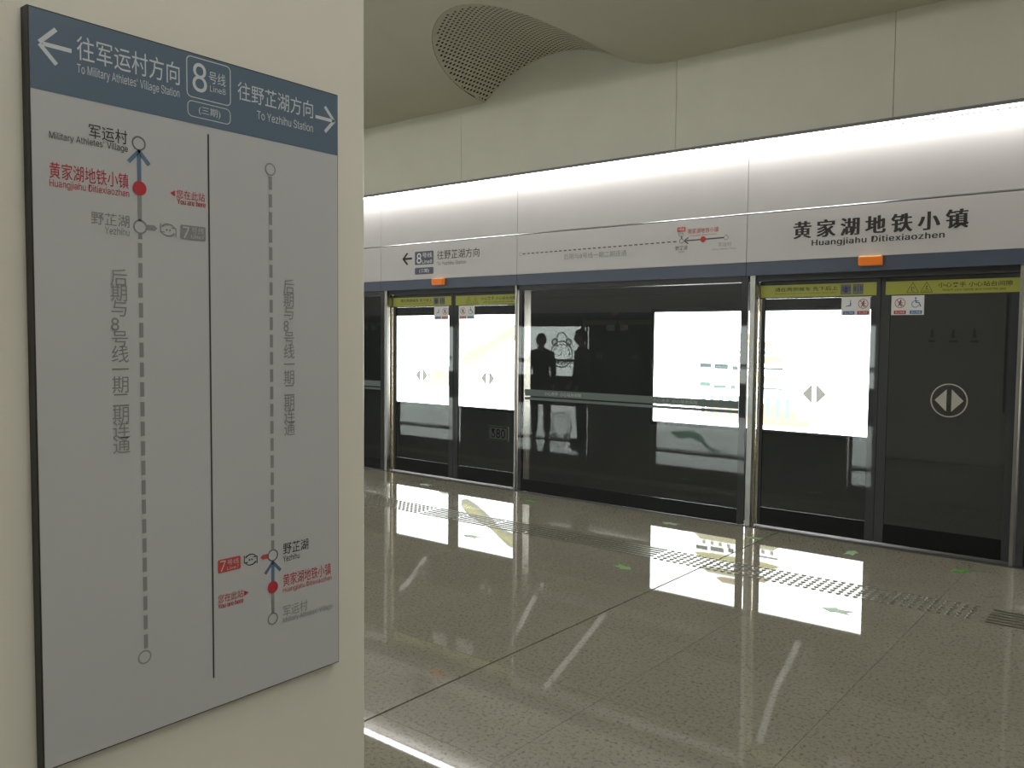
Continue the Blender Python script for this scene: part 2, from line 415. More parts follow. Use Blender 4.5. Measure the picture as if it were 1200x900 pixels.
# river map on box A
def ribbon(pts, ws):
    out = []
    for k in range(len(pts)-1):
        (a, b), (c, d) = pts[k], pts[k+1]; w0, w1 = ws[k], ws[k+1]
        out.append([(a, b-w0), (c, d-w1), (c, d+w1), (a, b+w0)])
    return out
def smooth_path(pts, n=8):
    out = []
    for i in range(len(pts)-1):
        p0 = pts[max(i-1,0)]; p1 = pts[i]; p2 = pts[i+1]; p3 = pts[min(i+2,len(pts)-1)]
        for k in range(n):
            t = k/n; out.append(tuple(.5*(2*p1[j]+(p2[j]-p0[j])*t+(2*p0[j]-5*p1[j]+4*p2[j]-p3[j])*t*t+(3*p1[j]-p0[j]-3*p2[j]+p3[j])*t**3) for j in range(len(p1))))
    out.append(pts[-1]); return out
rp = smooth_path([(X(-9.60,cA),1.22,.05), (X(-9.45,cA),1.27,.13), (X(-9.2,cA),1.36,.13), (X(-8.95,cA),1.47,.10), (X(-8.75,cA),1.60,.09), (X(-8.55,cA),1.68,.12), (X(-8.35,cA),1.70,.13)])
polys('river_bank', ribbon([(a,b) for a,b,c in rp], [c for a,b,c in rp]), Pf, .002, glow['pale'], bA)
polys('river_bank', ribbon([(a,b+.02) for a,b,c in rp[3:]], [c*.5 for a,b,c in rp[3:]]), Pf, .003, glow['yel'], bA)
polys('river_line', ribbon([(a,b-c) for a,b,c in rp], [.006]*len(rp)), Pf, .004, glow['green'], bA)
rq = smooth_path([(X(-10.42,cA),.95,.005), (X(-10.25,cA),.90,.13), (X(-10.05,cA),.95,.17), (X(-9.80,cA),.92,.16), (X(-9.65,cA),.80,.2), (X(-9.2,cA),.62,.15)])
polys('river_bank', ribbon([(a,b) for a,b,c in rq[:24]], [c for a,b,c in rq[:24]]), Pf, .002, glow['pale'], bA)
polys('lake', [disc(X(-10.12,cA), .96, .10, 20, .08)], Pf, .003, glow['yel'], bA)
polys('green_point', [disc(X(-8.76,cA)+.05*i, 1.60+.03*j, .012, 8) for i in range(2) for j in range(2)], Pf, .005, glow['teal'], bA)
# far-side boxes: seen only as reflections in the glass
g2 = dict(face=E('far_box_grey_glow', (.95,1,.97), FAR_GLOW), ink=E('far_box_sketch_glow', (.6,.66,.62), FAR_GLOW*.12),
          green=E('far_box_green_glow', (.45,.72,.55), FAR_GLOW*.45), soft=E('far_box_soft_glow', (.85,.9,.86), FAR_GLOW*.7))
YF = -7.72
def farbox(cx, label):
    e = empty('advertising_light_box', (cx, YF, 0), math.pi)
    boxo('case', -1.55, 1.55, .012, .075, BZ0-.05, BZ1+.05, M['black'], e)
    boxo('lit_panel', -1.5, 1.5, 0, .012, BZ0, BZ1, g2['face'], e); tag(e, label, 'light box'); return e
fb = [farbox(-5.0, 'grey poster light box of the far track, mirrored in the right door'),
      farbox(-10.4, 'light box with a green creature poster, mirrored low in the centre pane'),
      farbox(-15.8, 'light box with an alarm clock sketch, mirrored behind the two standing people'),
      farbox(-21.2, 'light box of the far track, mirrored low in the left doors')]
# alarm clock sketch; local +X of a far box runs towards world -X
ck = fb[2]; cu = -15.8+15.30
ol = ringq(cu, 1.12, .385, .43, 40) + ringq(cu, 1.12, .31, .33, 40) + ringq(cu, 1.62, .16, .20, 24, 0, 180)
ol += ringq(cu-.27, 1.50, .07, .13, 18) + ringq(cu+.27, 1.50, .07, .13, 18)
for k in range(12):
    a = math.radians(30*k); ol.append(line((cu+.27*math.cos(a), 1.12+.27*math.sin(a)), (cu+.31*math.cos(a), 1.12+.31*math.sin(a)), .05))
ol += [line((cu,1.12),(cu,1.36),.018), line((cu,1.12),(cu+.17,1.05),.022), line((cu-.3,.78),(cu-.42,.62),.03), line((cu+.3,.78),(cu+.42,.62),.03)]
polys('clock_sketch', ol, Pf, .004, g2['ink'], ck)
for s_ in (-.27, .27): polys('bell', [disc(cu+s_, 1.50, .09, 16)], Pf, .003, g2['soft'], ck)
cr = smooth_path([(-1.05,1.02,.02), (-.8,1.10,.10), (-.45,1.05,.11), (-.1,1.16,.10), (.15,1.40,.06), (.42,1.46,.05), (.52,1.40,.02)])
polys('creature', ribbon([(-a,b) for a,b,c in cr][::-1], [c for a,b,c in cr][::-1]), Pf, .004, g2['green'], fb[1])

# plate with the distance mark under the left box
np_ = empty('distance_plate', (-8.83, 10.66, 0))
boxo('board', -.21, .21, -.02, .02, -.09, .15, M['plate'], np_); Q = front(-.02)
polys('border', rframe(-.20, -.08, .20, .14, .02, .012), Q, .002, M['ink'], np_)
text('lettering', '380', -.15, -.045, .15, .105, Q, .002, M['ink'], np_, .01)
tag(np_, 'small framed plate reading 380 low on the track wall behind the left glass door', 'plate')

# ------------------------------------------------------------------ platform screen wall
# local frame: x along the wall, y = 0 front of the posts, viewer on the -y side
HALF, SEAM = .97, .018
def leaf_proto(which):
    e = empty('glass_door_leaf')
    if which == 'L': x0, x1, bl, br = -HALF+.005, SEAM-.002, .045, .070
    else:            x0, x1, bl, br = SEAM+.002, HALF-.005, .068, .060
    y0, y1 = .09, .115; z0, z1 = .012, 2.12; kz = .165
    boxo('glass_pane', x0+bl, x1-br, y0+.002, y0+.012, kz, 1.955, M['glass'], e)
    fr = bmesh.new()
    box(fr, x0, x0+bl, y0, y1, z0, z1, .002); box(fr, x1-br, x1, y0, y1, z0, z1, .002)
    box(fr, x0+bl, x1-br, y0, y1, 1.955, z1)
    link('frame', fr, M['frit'], e)
    boxo('kick_plate', x0+bl, x1-br, y0+.0005, y0+.013, z0, kz, M['kick'], e)
    if which == 'L': boxo('edge_strip', x0-.002, x0+.020, y0-.004, y0+.004, z0, 1.955, M['jamb'], e)
    a, b = (x0+.006, x1-.032) if which == 'L' else (x0+.032, x1+.0)
    y = y0-.001
    yb = boxo('warning_band', a, b, y-.001, y, 1.965, 2.068, M['yellow'], e); Q = front(y-.001)
    if which == 'L':
        text('lettering', '请在两侧候车 先下后上', -.835, 2.012, -.315, 2.048, Q, .001, M['bandink'], yb, .012)
        text('lettering', 'Please wait on both sides and board after others alight', -.835, 1.987, -.325, 2.001, Q, .001, M['bandink'], yb)
        for (u0, kind) in ((-.292, 0), (-.197, 1)):
            polys('pictogram_ground', [rect(u0, 1.977, u0+.083, 2.057)], Q, .001, M['icongrey'], yb)
            c = u0+.0415; L_ = rframe(u0+.006, 1.981, u0+.077, 2.053, .004, .002)
            L_ += [rect(c-.004, 1.99, c-.001, 2.048), rect(c+.001, 1.99, c+.004, 2.048)] if kind else [rect(c-.012, 1.99, c+.012, 2.036), disc(c, 2.042, .006, 10)]
            for s in (-1, 1):
                L_ += [rect(c+s*.018-.003, 1.998, c+s*.018+.003, 2.044), rect(c+s*.028-.0025, 2.002, c+s*.028+.0025, 2.038)]
            polys('pictogram', L_, Q, .0016, M['navy'], yb)
    else:
        for u0 in (.205, .303):
            t = [(u0, 1.978), (u0+.085, 1.978), (u0+.0425, 2.056)]
            L_ = [line(t[i], t[(i+1)%3], .0035) for i in range(3)]
            if u0 < .25: L_ += [line((u0+.036,1.990),(u0+.036,2.022),.005), line((u0+.036,1.990),(u0+.052,1.990),.004), line((u0+.045,2.022),(u0+.055,2.005),.004)]
            else: L_ += [disc(u0+.044, 2.024, .005, 10), line((u0+.044,2.018),(u0+.036,1.998),.005), line((u0+.044,2.008),(u0+.056,1.998),.004), line((u0+.020,1.988),(u0+.066,1.988),.003)]
            polys('warning_triangle', L_, Q, .001, M['bandink'], yb)
        text('lettering', '小心夹手 小心站台间隙', .425, 2.012, .915, 2.050, Q, .001, M['bandink'], yb, .012)
        text('lettering', 'Watch your hands and mind the gap', .455, 1.980, .873, 2.002, Q, .001, M['bandink'], yb, .006)
    # sticker
    s0, s1 = (-.282, -.060) if which == 'L' else (.098, .332)
    st = boxo('notice_sticker', s0, s1, y-.001, y+.0005, 1.808, 1.957, M['white'], e)
    w = s1-s0; ca, cb = s0+w*.27, s0+w*.76; Z = 1.90
    if which == 'L': cs, cp = ca, cb
    else: cs, cp = cb, ca
    R_ = ringq(cp, Z, .034, .0385, 26) + [line((cp-.026, Z+.026), (cp+.026, Z-.026), .005)]
    polys('ban_ring', R_, Q, .0012, M['redink'], st)
    body = [disc(cp+.004, Z+.019, .006, 10), line((cp+.002,Z+.013),(cp-.004,Z-.008),.010), line((cp-.004,Z-.006),(cp+.012,Z-.026),.006), line((cp-.004,Z-.006),(cp-.014,Z-.024),.006), line((cp+.002,Z+.008),(cp+.018,Z),.004), line((cp,Z+.008),(cp-.016,Z+.002),.004)]
    polys('ban_figure', body, Q, .001, M['ink'], st)
    polys('red_caption', [rect(cp-.044, 1.815, cp+.044, 1.842)], Q, .001, M['redink'], st)
    text('lettering', '禁止倚靠' if which == 'R' else '禁止蹬踏', cp-.034, 1.820, cp+.034, 1.837, Q, .0018, M['white'], st)
    if which == 'R':
        wc = ringq(cs-.006, Z-.010, .022, .027, 22, 60, 350) + [disc(cs-.004, Z+.036, .007, 10), line((cs-.004,Z+.027),(cs,Z),.009), line((cs,Z+.001),(cs+.022,Z+.001),.007), line((cs+.020,Z+.001),(cs+.034,Z-.030),.008), line((cs-.002,Z+.016),(cs+.018,Z+.012),.005)]
    else:
        wc = [line((cs+.012,Z+.032),(cs+.010,Z-.002),.006), line((cs+.012,Z-.014),(cs-.016,Z-.016),.008), line((cs+.012,Z+.010),(cs+.010,Z-.018),.011), line((cs-.016,Z-.016),(cs-.024,Z-.022),.005)]
    polys('blue_figure', wc, Q, .001, M['blueink'], st)
    polys('blue_caption', [rect(cs-.044, 1.815, cs+.044, 1.842)], Q, .001, M['blueink'], st)
    text('lettering', '爱心专座', cs-.034, 1.820, cs+.034, 1.837, Q, .0018, M['white'], st)
    # door opening mark
    c = -.482 if which == 'L' else .527
    Q = front(y0+.001)
    mk = polys('door_mark', ringq(c, 1.164, .118, .127, 44), Q, .001, M['logo'], e)
    polys('arrowhead', [[(c-.098,1.164),(c-.017,1.080),(c-.017,1.248)], [(c+.017,1.080),(c+.098,1.164),(c+.017,1.248)]], Q, .001, M['logo'], mk)
    return e
def post_proto(x0, x1, lining=False):
    e = empty('steel_post'); boxo('upright', x0, x1, 0, .092, 0, 2.15, M['steel'], e)
    if lining: boxo('reveal_lining', x1, x1+.002, .03, .092, 0, 2.12, M['jamb'], e)
    return e
def fixed_proto():
    e = empty('fixed_glass_panel'); w = (4.55-2*1.02)/2-.004
    x0, x1, y0 = -w+.001, w-.001, .014
    boxo('glass_pane', x0+.045, x1-.062, y0+.002, y0+.014, .135, 2.105, M['glass'], e)
    fr = bmesh.new(); box(fr, x0, x0+.045, y0, y0+.03, 0.004, 2.15, .002); box(fr, x1-.062, x1, y0, y0+.03, 0.004, 2.15, .002)
    box(fr, x0+.045, x1-.062, y0, y0+.03, 2.105, 2.15); link('frame', fr, M['frit'], e)
    boxo('kick_plate', x0+.045, x1-.062, y0+.0005, y0+.014, .004, .135, M['kick'], e)
    boxo('rear_jamb', x0+.040, x0+.052, y0+.032, y0+.14, .02, 2.10, M['jamb'], e)
    y = y0+.001; Q = front(y)
    f1 = boxo('film_stripe', x0+.09, x1-.064, y-.001, y+.0008, 1.008, 1.075, M['film'], e)
    f2 = boxo('film_stripe', x0+.09, x1-.064, y-.001, y+.0008, .968, .994, M['film'], e)
    for u in (x0+.345, x1-.90):
        text('lettering', '小心夹手  小心站台间隙', u, 1.022, u+.45, 1.060, Q, .002, M['filmtext'], f1, .006)
    return e
def header_proto(width, door):
    """black header and the enamel fascia above one bay; local origin at bay centre"""
    a = width/2-.002
    out = []
    h = empty('header_beam'); boxo('beam', -a-.002, a+.002, .03, .13, 2.10, 2.30, M['black'], h)
    if door: boxo('door_track', -a+.04, a-.04, .02, .118, 2.122, 2.16, M['black'], h)
    lo = empty('fascia_panel'); boxo('sheet', -a, a, -.03, .02, 2.262, 2.661, M['fascia'], lo, .0012)
    boxo('blue_band', -a, a, -.028, .02, 2.150, 2.2605, M['blue'], lo)
    up = empty('fascia_panel'); boxo('sheet', -a, a, -.027, .02, 2.677, 3.245, M['fascia'], up, .002)
    ln = empty('linear_wall_light'); lb = bmesh.new()
    box(lb, -a-.002, a-.006, -.16, -.150, 3.244, 3.268); box(lb, -a-.002, a-.006, -.15, .035, 3.258, 3.268)
    link('profile', lb, mat('lip_grey', (.17,.17,.165), .5), ln)
    boxo('top_edge_highlight', -a-.002, a-.006, -.162, -.152, 3.268, 3.272, M['fascia'], ln)  # pale trim added to stand for light caught on the lip's top edge
    boxo('diffuser', -a, a-.006, -.148, -.045, 3.247, 3.250, M['strip'], ln)
    boxo('end_clip', a-.006, a+.002, -.163, .035, 3.240, 3.271, M['fascia'], ln)
    return h, lo, up, ln
def lamp_proto():
    e = empty('door_indicator_lamp'); m = bmesh.new()
    pts = [(-.03,-.005),(-.072,0.0),(-.082,.06),(-.03,.075)]
    vs_ = [[m.verts.new((s*.085, y, z)) for y, z in pts] for s in (-1, 1)]
    for i in range(4): m.faces.new((vs_[0][i], vs_[0][(i+1)%4], vs_[1][(i+1)%4], vs_[1][i]))
    m.faces.new(vs_[0][::-1]); m.faces.new(vs_[1])
    bmesh.ops.recalc_face_normals(m, faces=m.faces[:]); bmesh.ops.bevel(m, geom=m.edges[:], offset=.004, segments=2, affect='EDGES')
    link('lens', m, M['orange'], e)
    polys('top_highlight', [[(-.083,-.031),(.083,-.031),(.083,-.080),(-.083,-.080)]], lambda u, v, h=0: (u, v, .0765 if v > -.05 else .0625), 0, M['orange_highlight'], e)  # paler orange patch paints the highlight on the lamp's top
    return e
LEAF = {k: leaf_proto(k) for k in 'LR'}; POST = post_proto(-.022, .022, True); POSTR = post_proto(-.025, -.003); FIX = fixed_proto()
HD = header_proto(2.06, True); HF = header_proto(2.49, False); LAMP = lamp_proto()
used = set()
def place(proto, loc, rz, label, cat, group=None):
    o = proto if proto.name not in used else copy_tree(proto)
    used.add(proto.name)
    o.location = loc; o.rotation_euler = (0, 0, rz); o['label'] = label; o['category'] = cat
    if group: o['group'] = group
    elif 'group' in o: del o['group']
    return o
DC = [-1.915-4.55*k for k in range(-1, 6)]      # door centres
near = [(-1.915, 'right'), (-6.465, 'left')]
G_N = 'screen wall beyond the frame on the near side'; G_F = 'far screen wall seen only mirrored in the glass'
ORD = ['first', 'second', 'third', 'fourth', 'fifth', 'sixth', 'seventh']
def bay(cx, y, rz, who, k=0):
    s = 1 if rz == 0 else -1
    def p(dx): return (cx+s*dx, y, 0)
    if who in ('right', 'left'):
        nm = {'right': 'nearer right-hand', 'left': 'farther left-hand'}[who]
        l1 = 'left glass leaf of the %s screen doors, %s' % (nm, 'half over a glowing box' if who == 'right' else 'with a bare white glow behind')
        l2 = 'right glass leaf of the %s screen doors, %s' % (nm, 'dark, with a ringed arrow mark' if who == 'right' else 'with the pale map glowing behind')
        place(LEAF['L'], p(0), rz, l1, 'glass door'); place(LEAF['R'], p(0), rz, l2, 'glass door')
        place(POST, p(-HALF-.025), rz, 'brushed steel post left of the %s screen doors' % nm, 'post')
        place(POSTR, p(HALF+.025), rz, 'brushed steel post right of the %s screen doors' % nm, 'post')
        lb = ['black header beam over the %s screen doors' % nm, 'lower enamel fascia panel over the %s doors, %s' % (nm, 'with the large black station name' if who == 'right' else 'with arrow and line 8 sign'),
              'blank upper fascia panel above the %s doors' % nm, 'bright line light above the %s doors' % nm]
        place(LAMP, (cx-.03 if who == 'right' else cx-.085, y, 2.19), rz, 'orange indicator lamp on the blue band over the %s doors' % nm, 'indicator lamp')
        grp = None
    else:
        grp = who; side_ = ('near screen wall, out of frame '+('right' if cx > 0 else 'left, '+ORD[k-1]+' bay')) if who == G_N else ORD[k]+' bay from right, mirrored far wall'
        place(LEAF['L'], p(0), rz, 'left glass leaf in the '+side_, 'glass door', grp+', left leaves'); place(LEAF['R'], p(0), rz, 'right glass leaf in the '+side_, 'glass door', grp+', right leaves')
        for dx in (-HALF-.025, HALF+.025): place(POST if dx < 0 else POSTR, p(dx), rz, ('left' if dx < 0 else 'right')+' steel post in the '+side_, 'post', grp+', posts')
        lb = ['black header beam in the '+side_, 'lower fascia panel in the '+side_, 'upper fascia panel in the '+side_, 'line light in the '+side_]
        place(LAMP, (cx, y, 2.19), rz, 'orange lamp in the '+side_, 'indicator lamp', grp+', lamps')
    cats = ['beam', 'panel', 'panel', 'light']; res = []
    for k in range(4): res.append(place(HD[k], p(-.015), rz, lb[k], cats[k], None if grp is None else grp+', '+lb[k].split(' in the')[0]+' over doors'))
    return res
def fix(cx, y, rz, who, k=0):
    nm = {'centre': 'the wide centre glass panel', 'left': 'the glass panel beside the left column'}.get(who)
    if nm:
        place(FIX, (cx, y, 0), rz, {'centre': 'wide fixed glass panel between the two pairs of doors with two grey stripes', 'left': 'dark fixed glass panel showing as a sliver beside the left column'}[who], 'glass panel')
        lb = ['black header beam over '+nm, 'lower enamel fascia panel over '+nm+(' with the printed line diagram' if who == 'centre' else ''), 'upper fascia panel over '+nm, 'bright line light over '+nm]; grp = None
    else:
        grp = who; s_ = ('near wall, out of frame '+(ORD[k-2]+' left' if cx < 0 else 'right' if cx < 3 else 'far right')) if who == G_N else ORD[k]+' pane bay from right, mirrored far wall'
        place(FIX, (cx, y, 0), rz, 'fixed glass panel in the '+s_, 'glass panel', grp+', fixed panels')
        lb = [q+' above fixed glass in the '+s_ for q in ('black beam', 'lower fascia panel', 'upper fascia panel', 'line light')]
    res = []
    for k in range(4): res.append(place(HF[k], (cx+(.0 if rz == 0 else 0), y, 0), rz, lb[k], ['beam','panel','panel','light'][k], None if grp is None else grp+', '+lb[k].split(' in the')[0]))
    return res
R_bay = bay(-1.915, PSD, 0, 'right'); L_bay = bay(-6.465, PSD, 0, 'left')
C_fix = fix(-4.19-.015, PSD, 0, 'centre'); L_fix = fix(-8.74-.015, PSD, 0, 'left')
for k, cx in enumerate((2.635, -11.015, -15.565, -20.115, -24.665)): bay(cx, PSD, 0, G_N, k)
for k, cx in enumerate((.345, 4.895, -13.305, -17.855, -22.405)): fix(cx, PSD, 0, G_N, k)
for k in range(-1, 6): bay(-1.915-4.55*k, OPP, math.pi, G_F, k+1)
for k in range(-1, 6): fix(-4.19-4.55*k+.015, OPP, math.pi, G_F, k+1)

# print on the fascia (children of the lower panels) -------------------
FY = -.0305
def fprint(panel, items):
    cx = panel.location.x
    Q0 = front(FY)
    def T(name, body, u0, v0, u1, v1, m, **k): return text(name, body, u0-cx, v0, u1-cx, v1, Q0, .0012 if not k.pop('up', 0) else .0022, m, panel, **k)
    def G(name, pl, m, h=.0012): return polys(name, [[(u-cx, v) for u, v in p] for p in pl], Q0, h, m, panel)
    items(T, G)
def icon7(cu, cv, w, h):
    def arc(sy):
        pts = []; n = 12
        for i in range(n+1):
            t = math.radians(25+(150-25)*i/n); pts.append((cu+sy*w*.46*math.cos(t), cv+sy*h*.50*math.sin(t)))
        return [line(pts[i], pts[i+1], h*(.06+.10*i/n)) for i in range(n)]
    t = h*.09
    return arc(1)+arc(-1)+[line((cu-w/2, cv+h*.5),(cu-w/2, cv-h*.22), t), line((cu-w/2, cv-h*.20),(cu-w*.22, cv-h*.20), t), line((cu+w/2, cv-h*.5),(cu+w/2, cv+h*.22), t), line((cu+w/2, cv+h*.20),(cu+w*.22, cv+h*.20), t), disc(cu-w*.10, cv, h*.09, 8), disc(cu+w*.10, cv, h*.09, 8)]
def f_name(T, G):
    T('station_name', '黄家湖地铁小镇', -2.556, 2.432, -1.284, 2.572, M['ink'], spacing=1.5, smear=5, bold=.006)
    T('station_name_latin', 'Huangjiahu Ditiexiaozhen', -2.407, 2.356, -1.435, 2.417, M['ink'], smear=3, spacing=1.07)
def f_dir(T, G):
    G('arrow', [line((-7.125,2.505),(-6.987,2.505),.024), line((-7.137,2.499),(-7.060,2.570),.024), line((-7.137,2.511),(-7.060,2.437),.024)], M['ink'])
    G('line_box', [rrect(-6.941,2.427,-6.646,2.577,.012)], M['fbox']); G('phase_box', [rrect(-6.941,2.318,-6.646,2.394,.012)], M['fbox'])
    T('lettering', '8', -6.910, 2.442, -6.836, 2.557, M['white'], up=1, bold=.004)
    T('lettering', '号线', -6.822, 2.503, -6.668, 2.560, M['white'], up=1); T('lettering', 'Line8', -6.822, 2.440, -6.668, 2.480, M['white'], up=1)
    T('lettering', '(三期)', -6.870, 2.331, -6.715, 2.380, M['white'], up=1)
    T('lettering', '往野芷湖方向', -6.590, 2.472, -5.965, 2.572, M['ink'], bold=.002); T('lettering', 'To Yezhihu Station', -6.590, 2.408, -6.155, 2.447, M['fdark'])
def f_route(T, G):
    n = 31; x0, x1, z0, z1 = -5.375, -3.60, 2.468, 2.4815
    G('dashed_line', [rect(x0+(x1-x0)*i/n, z0+(z1-z0)*i/n-.005, x0+(x1-x0)*(i+.62)/n, z0+(z1-z0)*i/n+.005) for i in range(n)], M['fdark'])['kind'] = 'stuff'
    G('station_ring', ringq(-5.405, 2.467, .015, .019, 18), M['fgrey']); G('station_ring', ringq(-3.572, 2.482, .017, .022, 18), M['fdark'])
    G('station_ring', ringq(-3.148, 2.486, .017, .022, 18), M['fgrey'])
    G('route_line', [line((-3.53,2.482),(-3.168,2.486),.011), line((-3.545,2.482),(-3.505,2.510),.010), line((-3.545,2.482),(-3.505,2.454),.010), line((-3.572,2.505),(-3.572,2.522),.012)], M['fdark'])
    G('station_dot', [disc(-3.363, 2.484, .026, 22)], M['redink'], .002)
    G('line_box', [rrect(-3.617,2.564,-3.534,2.605,.006)], M['sboxred']); T('lettering', '7号线', -3.606, 2.571, -3.545, 2.598, M['white'], up=1)
    G('interchange_icon', icon7(-3.578, 2.540, .05, .030), M['fdark'])
    T('lettering', '黄家湖地铁小镇', -3.512, 2.540, -3.220, 2.584, M['redink']); T('lettering', 'Huangjiahu Ditiexiaozhen', -3.488, 2.514, -3.240, 2.530, M['redink'])
    T('lettering', '野芷湖', -3.633, 2.401, -3.514, 2.440, M['fdark']); T('lettering', 'Yezhihu', -3.602, 2.380, -3.540, 2.394, M['fdark'])
    T('lettering', '军运村', -3.218, 2.410, -3.100, 2.447, M['fgrey']); T('lettering', "Military Athletes' Village", -3.275, 2.380, -3.052, 2.397, M['fgrey'])
    T('lettering', '后期与8号线一期二期连通', -4.855, 2.382, -4.139, 2.438, M['fgrey'])
fprint(R_bay[1], f_name); fprint(L_bay[1], f_dir); fprint(C_fix[1], f_route)

# ------------------------------------------------------------------ column and route map sign
CX = -1.85
colm = empty('square_column', (-2.63, 1.12, 0))
lower = bmesh.new(); box(lower, -.78, .78, -.512, .512, 0, 5.3, .012)
link('cladding', lower, M['column'], colm)
Pc = lambda u, v, h=0: (u, .512+h, v)
for k, (u, w) in enumerate(((-.10,.09), (.15,.10), (.40,.10))):
    polys('notice_pictogram', [rect(u, 1.60, u+w, 1.63), [(u+.02,1.66),(u+w-.02,1.66),(u+w/2+.01,1.77),(u+w/2-.01,1.78)]][::1], Pc, .001, M['ink'], colm)
text('notice_lettering', '请勿倚靠', .35, .55, .02, .64, Pc, .001, M['ink'], colm)
tag(colm, 'wide cream square column filling the left side of the picture', 'column')
sg = empty('route_map_sign', (0, 0, 0))
SY0, SY1, SZ0, SZ1 = .722, 1.504, .690, 2.2525
boxo('backing_board', CX, -1.8215, SY0, SY1, SZ0, SZ1, M['boardedge'], sg)
boxo('white_face', -1.8215, -1.820, SY0+.0035, SY1-.0025, SZ0+.003, SZ1-.003, M['board'], sg)
S = side(-1.820)
polys('header_band', [rect(SY0+.0035, 2.0905, SY1-.0025, SZ1-.003)], S, .0004, M['header'], sg)
HT, HL, H2 = .0010, .0008, .0016
def ST(body, u0, v0, u1, v1, m, **k): return text('lettering', body, u0, v0, u1, v1, S, k.pop('h', HT), M[m], sg, **k)
def SG(name, pl, m, h=HL): return polys(name, pl, S, h, M[m], sg)
ST('往军运村方向', .8168, 2.1690, 1.0444, 2.2190, 'smark'); ST("To Military Athletes' Village Station", .8162, 2.1370, 1.0436, 2.1610, 'smark')
SG('line_frame', rframe(1.0613, 2.1500, 1.1762, 2.2440, .012, .0022), 'smark'); SG('phase_frame', rframe(1.0629, 2.1060, 1.1752, 2.1430, .012, .0018), 'smark')
ST('8', 1.0764, 2.1660, 1.1130, 2.2320, 'smark', bold=.003); ST('号线', 1.1185, 2.1930, 1.1622, 2.2210, 'smark'); ST('Line8', 1.1207, 2.1740, 1.1619, 2.1880, 'smark')
ST('(三期)', 1.0915, 2.1140, 1.1476, 2.1350, 'smark')
ST('往野芷湖方向', 1.1948, 2.1720, 1.4197, 2.2160, 'smark'); ST('To Yezhihu Station', 1.2488, 2.1365, 1.4195, 2.1575, 'smark')
SG('arrow', [line((.750,2.183),(.806,2.183),.0085), line((.7435,2.1845),(.776,2.2180),.0085), line((.7435,2.1815),(.776,2.1480),.0085)], 'smark')
SG('arrow', [line((1.428,2.1795),(1.485,2.1795),.0085), line((1.491,2.178),(1.459,2.2120),.0085), line((1.491,2.181),(1.459,2.1460),.0085)], 'smark')
SG('divider_line', [rect(1.1130, .767, 1.1170, 2.0735)], 'sblack')
# left diagram
def vdash(u, v0, v1, pitch, on, w):
    out = []; v = v0
    while v > v1: out.append(rect(u-w/2, max(v-on, v1), u+w/2, v)); v -= pitch
    return out
U = .9462
SG('station_ring', ringq(U, 2.0210, .0125, .0160), 'wcirc')
SG('route_arrow', [rect(U-.0047, 1.925, U+.0047, 1.998), line((U+.001,2.0055),(U-.0235,1.9780),.0085), line((U-.001,2.0055),(U+.0235,1.9780),.0085)], 'sblue')
SG('route_line', [rect(U-.0047, 1.852, U+.0047, 1.922)], 'sgrey'); SG('station_dot', [disc(U, 1.9235, .0158)], 'sred', H2)
SG('station_ring', ringq(U+.0005, 1.8390, .0125, .0160), 'sgrey')
[SG('dash', [q], 'sgrey') for q in [rect(U-.0047, 1.812, U+.0047, 1.824)]+vdash(U-.0005, 1.8035, .886, .0441, .0325, .0095)]; SG('station_ring', ringq(U-.004, .8700, .0125, .0160), 'sgrey')
ST('军运村', .8383, 2.0130, .9205, 2.0430, 'sblack'); ST("Military Athletes' Village", .7588, 1.9940, .9212, 2.0120, 'sblack')
ST('黄家湖地铁小镇', .7578, 1.9180, .9216, 1.9510, 'sred'); ST('Huangjiahu Ditiexiaozhen', .7574, 1.8970, .9226, 1.9160, 'sred')
ST('野芷湖', .8400, 1.8340, .9223, 1.8610, 'sgrey'); ST('Yezhihu', .8681, 1.8160, .9218, 1.8320, 'sgrey')
SG('pointer', [[(1.0179,1.9235),(1.0297,1.9165),(1.0297,1.9305)]], 'sred'); ST('您在此站', 1.0332, 1.9140, 1.1047, 1.9340, 'sred'); ST('You are here', 1.0345, 1.9010, 1.1060, 1.9130, 'sred', smear=3)
SG('transfer_stub', [[(.962,1.8335),(.980,1.8335),(.9865,1.8395),(.980,1.8455),(.962,1.8455)]], 'sgrey'); SG('interchange_icon', icon7(1.0125, 1.839, .037, .027), 'sgrey')
SG('line_box', [rrect(1.0418,1.8218,1.1057,1.8550,.004)], 'sgrey')
ST('7', 1.0476, 1.8250, 1.0640, 1.8510, 'board', h=H2); ST('号线', 1.0691, 1.8375, 1.1010, 1.8515, 'board', h=H2); ST('Line7', 1.0689, 1.8260, 1.1010, 1.8340, 'board', h=H2)
ST('\n'.join('后期与8号线一期二期连通'), .8780, 1.3400, .9165, 1.7430, 'sgrey', linesp=.82)
# right diagram
U = 1.2865
SG('station_ring', ringq(U, 2.0190, .0125, .0160), 'sgrey')
[SG('dash', [q], 'sgrey') for q in vdash(U, 2.0010, 1.053, .0441, .0325, .0095)]
SG('station_ring', ringq(U, 1.0360, .0125, .0160), 'wcirc'); SG('route_arrow', [rect(U-.0047, .957, U+.0047, 1.010), line((U+.001,1.0190),(U-.0235,.9920),.0085), line((U-.001,1.0190),(U+.0235,.9920),.0085)], 'sblue')
SG('station_dot', [disc(U-.001, .9530, .0158)], 'sred', H2); SG('route_line', [rect(U-.0055, .884, U+.0039, .938)], 'sgrey'); SG('station_ring', ringq(U-.001, .8700, .0125, .0160), 'sgrey')
ST('\n'.join('后期与8号线一期二期连通'), 1.3235, 1.3420, 1.3575, 1.7470, 'sgrey', linesp=.82)
ST('野芷湖', 1.3185, 1.0310, 1.3987, 1.0610, 'sblack'); ST('Yezhihu', 1.3180, 1.0120, 1.3702, 1.0280, 'sblack')
